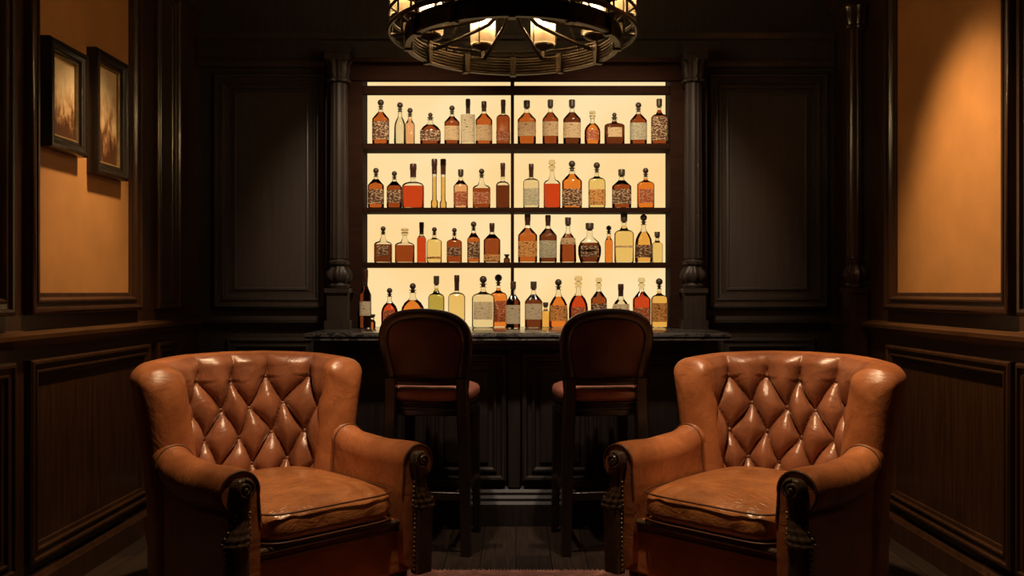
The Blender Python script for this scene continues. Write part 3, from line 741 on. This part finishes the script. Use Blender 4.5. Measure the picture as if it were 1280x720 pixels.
# ------------------------------------------------------------------ bar stools
def make_stool(label, loc, rotz):
    t = thing('bar_stool', label, 'stool', loc, rotz, 'high-backed bar stools at the bar')
    # local: backrest at -y (towards the room), front at +y
    yr, yf = -.19, .19
    # back frame outline: arch, waisted at the bottom
    def outline(k, inset):       # k in 0..1 from bottom left over the top to bottom right
        pts = [(-.206,.80),(-.214,.90),(-.228,.97),(-.236,1.03),(-.232,1.09),(-.212,1.14),(-.17,1.178),(-.11,1.20),(-.05,1.208),(0,1.21)]
        pts = pts + [(-x, z) for x, z in pts[-2::-1]]
        return pts
    pts = outline(0, 0)
    def resample(pp, n):
        P_ = [Vector((x, z)) for x, z in pp]
        # chaikin
        for _ in range(3):
            Q_ = [P_[0]]
            for A, B in zip(P_, P_[1:]): Q_ += [A*.75+B*.25, A*.25+B*.75]
            Q_.append(P_[-1]); P_ = Q_
        L_ = [0]
        for A, B in zip(P_, P_[1:]): L_.append(L_[-1]+(B-A).length)
        out_ = []
        for i in range(n):
            d = L_[-1]*i/(n-1)
            for k in range(len(L_)-1):
                if L_[k] <= d <= L_[k+1]+1e-9:
                    u = (d-L_[k])/max(1e-9, L_[k+1]-L_[k]); out_.append(P_[k].lerp(P_[k+1], u)); break
        return out_
    cen = resample(pts, 60)
    def yback(x, z): return yr - .10*max(0, (z-.80)/.4)**1.1 + .10*(x/.24)**2*.35
    rings = []
    for i, c in enumerate(cen):
        A = cen[max(0,i-1)]; B = cen[min(len(cen)-1,i+1)]; d = (B-A).normalized(); nx, nz = d.y, -d.x   # inward
        q = Vector((nx, nz))
        ring = []
        wid = .052
        for (w, yy) in ((0,-.014),(.006,-.020),(.020,-.024),(.036,-.022),(wid-.004,-.018),(wid,-.012),(wid,.012),(wid-.006,.018),(.02,.022),(.004,.016),(0,.010)):
            p = c+q*w; ring.append((p.x, yback(p.x, p.y)+yy, p.y))
        rings.append(ring)
    bf = MB().loops(rings).build('back_frame', M['stoolwood'], t, smooth=45)
    # lower rail of back
    rr = []
    for i in range(13):
        x = lerp(-.160, .160, i/12)
        rr.append([(x, yback(x,.85)+yy, z) for yy, z in ((-.016,.828),(-.020,.836),(-.020,.856),(-.014,.864),(.014,.864),(.018,.850),(.016,.828))])
    MB().loops(rr).build('back_rail', M['stoolwood'], t, smooth=40)
    # back pad (closed pillow filling the frame)
    inner = []
    for i, c in enumerate(cen):
        A = cen[max(0,i-1)]; B = cen[min(len(cen)-1,i+1)]; d = (B-A).normalized(); inner.append(c+Vector((d.y,-d.x))*.046)
    bot = [Vector((lerp(inner[-1].x, inner[0].x, k/12), .862)) for k in range(0, 13)]
    inner = [p for p in inner if p.y > .866] 
    loop = inner+bot
    c0 = Vector((0, 1.02)); pr = []
    for f, off in ((1,0),(.985,.010),(.94,.018),(.85,.023),(.6,.027),(.3,.029),(.02,.030)):
        pr.append((f, off))
    ringsF = [[(c0.x+(p.x-c0.x)*f, yback(c0.x+(p.x-c0.x)*f, c0.y+(p.y-c0.y)*f)-off*.75-.004, c0.y+(p.y-c0.y)*f) for p in loop] for f, off in pr[::-1]]
    ringsB = [[(c0.x+(p.x-c0.x)*f, yback(c0.x+(p.x-c0.x)*f, c0.y+(p.y-c0.y)*f)+off+.008, c0.y+(p.y-c0.y)*f) for p in loop] for f, off in pr]
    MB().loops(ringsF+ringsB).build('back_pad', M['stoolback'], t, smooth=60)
    # seat frame + cushion
    def sq(sx_, sy_, e=3.6, n=64): return [(sx_*(abs(math.cos(2*PI*j/n))**e+abs(math.sin(2*PI*j/n))**e)**(-1/e)*math.cos(2*PI*j/n), sy_*(abs(math.cos(2*PI*j/n))**e+abs(math.sin(2*PI*j/n))**e)**(-1/e)*math.sin(2*PI*j/n)) for j in range(64)]
    def slab(prof, cy=0.012):
        return MB().loops([[(x, y+cy, z) for x, y in sq(.218*k, .205*k)] for k, z in prof])
    slab([(.93,.672),(.955,.676),(.96,.70),(.985,.706),(.985,.716),(.955,.722),(.955,.728),(1.0,.734),(1.0,.742),(.96,.746)]).build('seat_frame', M['stoolwood'], t, smooth=35)
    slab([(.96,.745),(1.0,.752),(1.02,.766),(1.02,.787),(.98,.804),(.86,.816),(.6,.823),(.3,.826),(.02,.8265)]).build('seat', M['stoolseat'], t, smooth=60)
    # legs
    for sx in (-1, 1):
        # rear leg rises into the back
        pth = [(.205,yr-.045,0),(.200,yr-.022,.15),(.194,yr-.006,.35),(.188,yr+.002,.55),(.182,yr+.002,.72),(.180,yr-.003,.80),(.180,yr-.010,.86)]
        rings = []
        for x, y, z in pth:
            h = lerp(.023, .029, smooth01(z/.5)) if z < .75 else .027
            rings.append([(sx*x+px_, y+py_, z) for px_, py_ in ((-h*.8,-h),(h*.8,-h),(h,-h*.8),(h,h*.8),(h*.8,h),(-h*.8,h),(-h,h*.8),(-h,-h*.8))])
        MB().loops(rings).build('leg', M['stoolwood'], t, smooth=35, sub=0)
        pth = [(.19,yf+.012,0),(.186,yf+.004,.2),(.18,yf-.004,.45),(.178,yf-.008,.68)]
        rings = []
        for x, y, z in pth:
            h = lerp(.018, .026, z/.68)
            rings.append([(sx*x+px_, y+py_, z) for px_, py_ in ((-h*.8,-h),(h*.8,-h),(h,-h*.8),(h,h*.8),(h*.8,h),(-h*.8,h),(-h,h*.8),(-h,-h*.8))])
        MB().loops(rings).build('leg', M['stoolwood'], t, smooth=35)
        MB().box(sx*.193-.011, sx*.193+.011, yr+.012, yf-.015, .29, .322).build('stretcher', M['stoolwood'], t, bevel=.005)
    MB().box(-.178, .178, yr-.022, yr+.004, .262, .302).build('stretcher', M['stoolwood'], t, bevel=.006)
    MB().box(-.172, .172, yf-.012, yf+.012, .24, .275).build('footrest', M['stoolwood'], t, bevel=.005)
    return t
make_stool('dark bar stool with russet seat, behind the left armchair', (-.420, 4.56, 0), R(-7))
make_stool('dark bar stool with russet seat, behind the right armchair', (.420, 4.56, 0), R(7))

# ------------------------------------------------------------------ chandelier
CHX, CHY = -.013, 3.5
chd = thing('chandelier', 'round dark iron chandelier with glass-shaded candle lamps on the ceiling', 'chandelier', (CHX, CHY, 2.25))
def C(mb, name, mat, parent=chd, **k):
    mb.v = [(x, y, z-2.25) for x, y, z in mb.v]; return mb.build(name, mat, parent, **k)
# lower drum: ribbed band
pr = []
zb0, zb1 = 2.255, 2.325; Rd = .413
sec = [(Rd+.012,zb0),(Rd+.014,zb0+.008),(Rd+.004,zb0+.012),(Rd+.004,zb1-.012),(Rd+.014,zb1-.008),(Rd+.012,zb1),(Rd-.010,zb1)]
for i in range(5):
    z = lerp(zb1-.010, zb0+.010, i/4.0); sec += [(Rd-.010, z+.004), (Rd-.006, z), (Rd-.006, z-.004)]
sec += [(Rd-.010, zb0)]
rings = [[(r_*math.cos(2*PI*i/96), r_*math.sin(2*PI*i/96), z) for r_, z in sec] for i in range(97)]
C(MB().loops(rings, True, False, False), 'drum_band', M['iron'], smooth=40)
for i in range(12):
    a = 2*PI*(i+.0)/12+PI/2
    m_ = Matrix.Rotation(a, 4, 'Z')
    C(MB().box(Rd-.018, Rd+.020, -.013, .013, zb0-.006, zb1+.006, m_), 'drum_clasp', M['iron'], bevel=.003)
C(MB().ring(.49, 2.312, .008), 'outer_ring', M['iron'])
C(MB().ring(.49, 2.375, .006), 'outer_ring', M['iron'])
C(MB().ring(.445, 2.345, .005), 'outer_ring', M['iron'])
for i in range(10):
    a = 2*PI*i/10; ca, sa = math.cos(a), math.sin(a)
    C(MB().tube([(.02*ca,.02*sa,2.44),(.12*ca,.12*sa,2.375),(.26*ca,.26*sa,2.345),(.43*ca,.43*sa,2.318),(.495*ca,.495*sa,2.312)], .008, 8), 'arm', M['iron'])
    for da in (-.10, .10):
        a2 = a+da; C(MB().tube([(.49*math.cos(a2),.49*math.sin(a2),2.312),(.49*math.cos(a2),.49*math.sin(a2),2.375)], .004, 6), 'ring_strut', M['iron'])
    a3 = a+PI/10
    C(MB().tube([(.41*math.cos(a3),.41*math.sin(a3),2.32),(.445*math.cos(a3),.445*math.sin(a3),2.345),(.49*math.cos(a3),.49*math.sin(a3),2.375)], .005, 6), 'brace', M['iron'])
    lx, ly = .435*ca, .435*sa
    sl = C(MB().lathe([(.006,2.312),(.010,2.316),(.010,2.36),(.045,2.373),(.050,2.381),(.048,2.389),(.018,2.393),(.016,2.455),(.010,2.460)], 20, (lx,ly,0)), 'lamp_holder', M['iron'])
    C(MB().lathe([(.0175,2.395),(.0185,2.397),(.0185,2.457),(.016,2.459)], 16, (lx,ly,0)), 'candle_sleeve', M['sleeve'], sl)
    C(MB().lathe([(.008,2.460),(.016,2.467),(.021,2.495),(.020,2.535),(.013,2.585),(.004,2.611)], 16, (lx,ly,0)), 'bulb', M['bulb'], sl)['label'] = 'glowing warm bulb'
    C(MB().lathe([(.054,2.391),(.056,2.395),(.056,2.655),(.0535,2.655),(.0535,2.395)], 28, (lx,ly,0)), 'glass_shade', M['lampglass'], sl)
    for k in range(3):
        b_ = a+2*PI*k/3+.5
        C(MB().tube([(lx+.058*math.cos(b_),ly+.058*math.sin(b_),2.385),(lx+.058*math.cos(b_),ly+.058*math.sin(b_),2.675)], .0028, 6), 'cage_rod', M['iron'], sl)
C(MB().lathe([(.004,2.40),(.03,2.41),(.045,2.43),(.03,2.46),(.022,2.50),(.035,2.53),(.05,2.56),(.03,2.60),(.018,2.64),(.012,2.75),(.012,3.15)], 24), 'hub', M['iron'])
C(MB().lathe([(.012,3.13),(.05,3.15),(.075,3.18),(.08,3.1995)], 24), 'ceiling_rose', M['iron'])
for i in range(4):
    a = 2*PI*i/4+PI/4
    C(MB().tube([(.413*math.cos(a),.413*math.sin(a),2.32),(.2*math.cos(a),.2*math.sin(a),2.60),(.02*math.cos(a),.02*math.sin(a),2.85)], .004, 6), 'suspension_rod', M['iron'])

# ------------------------------------------------------------------ light
def light(kind, name, loc, energy, col, size=.1, target=None, angle=60, blend=.8):
    d = bpy.data.lights.new(name, kind); d.energy = energy; d.color = col
    o = bpy.data.objects.new(name, d); COL.objects.link(o); o.location = loc
    if kind == 'SPOT': d.spot_size = R(angle); d.spot_blend = blend; d.shadow_soft_size = size
    elif kind == 'AREA': d.size = size
    else: d.shadow_soft_size = size
    if target is not None:
        o.rotation_euler = (Vector(target)-Vector(loc)).to_track_quat('-Z', 'Y').to_euler()
    return o
WARM = (1.0,.70,.40)
# recessed ceiling downlights: over each chair and washing each side wall
light('SPOT', 'downlight_left', (-.45, 3.1, 3.15), 360, WARM, .06, (-1.0, 3.86, .6), 37, 1)
light('SPOT', 'downlight_right', (.45, 3.1, 3.15), 360, WARM, .06, (1.02, 3.86, .6), 37, 1)
light('SPOT', 'wall_washer_left', (-1.22, 4.0, 3.12), 225, WARM, .06, (-2.0, 4.08, 1.02), 50, 1)
light('SPOT', 'wall_washer_right', (1.18, 3.82, 3.12), 285, WARM, .08, (2.0, 3.86, 1.22), 58, 1)
for x in (-.5, .5):
    light('SPOT', 'bar_fill_spot', (x, 4.0, 3.15), 115, (1.0,.80,.62), .05, (x*.95, 4.68, .75), 48, 1)  # added fill, no fixture: brightens the stools and bar front
    light('SPOT', 'shelf_fill_spot', (x*1.0, 4.0, 3.15), 165, (1.0,.78,.54), .05, (x*1.3, 5.5, 1.70), 58, 1)  # added unseen spot to lift the bottle labels and wall beside the shelves

w = bpy.data.worlds.new('world'); S.world = w; w.use_nodes = True
w.node_tree.nodes['Background'].inputs[0].default_value = (.02,.012,.008,1)
w.node_tree.nodes['Background'].inputs[1].default_value = .1
S.view_settings.view_transform = 'Standard'; S.view_settings.look = 'None'
S.view_settings.exposure = 0; S.view_settings.gamma = 1; S.view_settings.use_curve_mapping = False
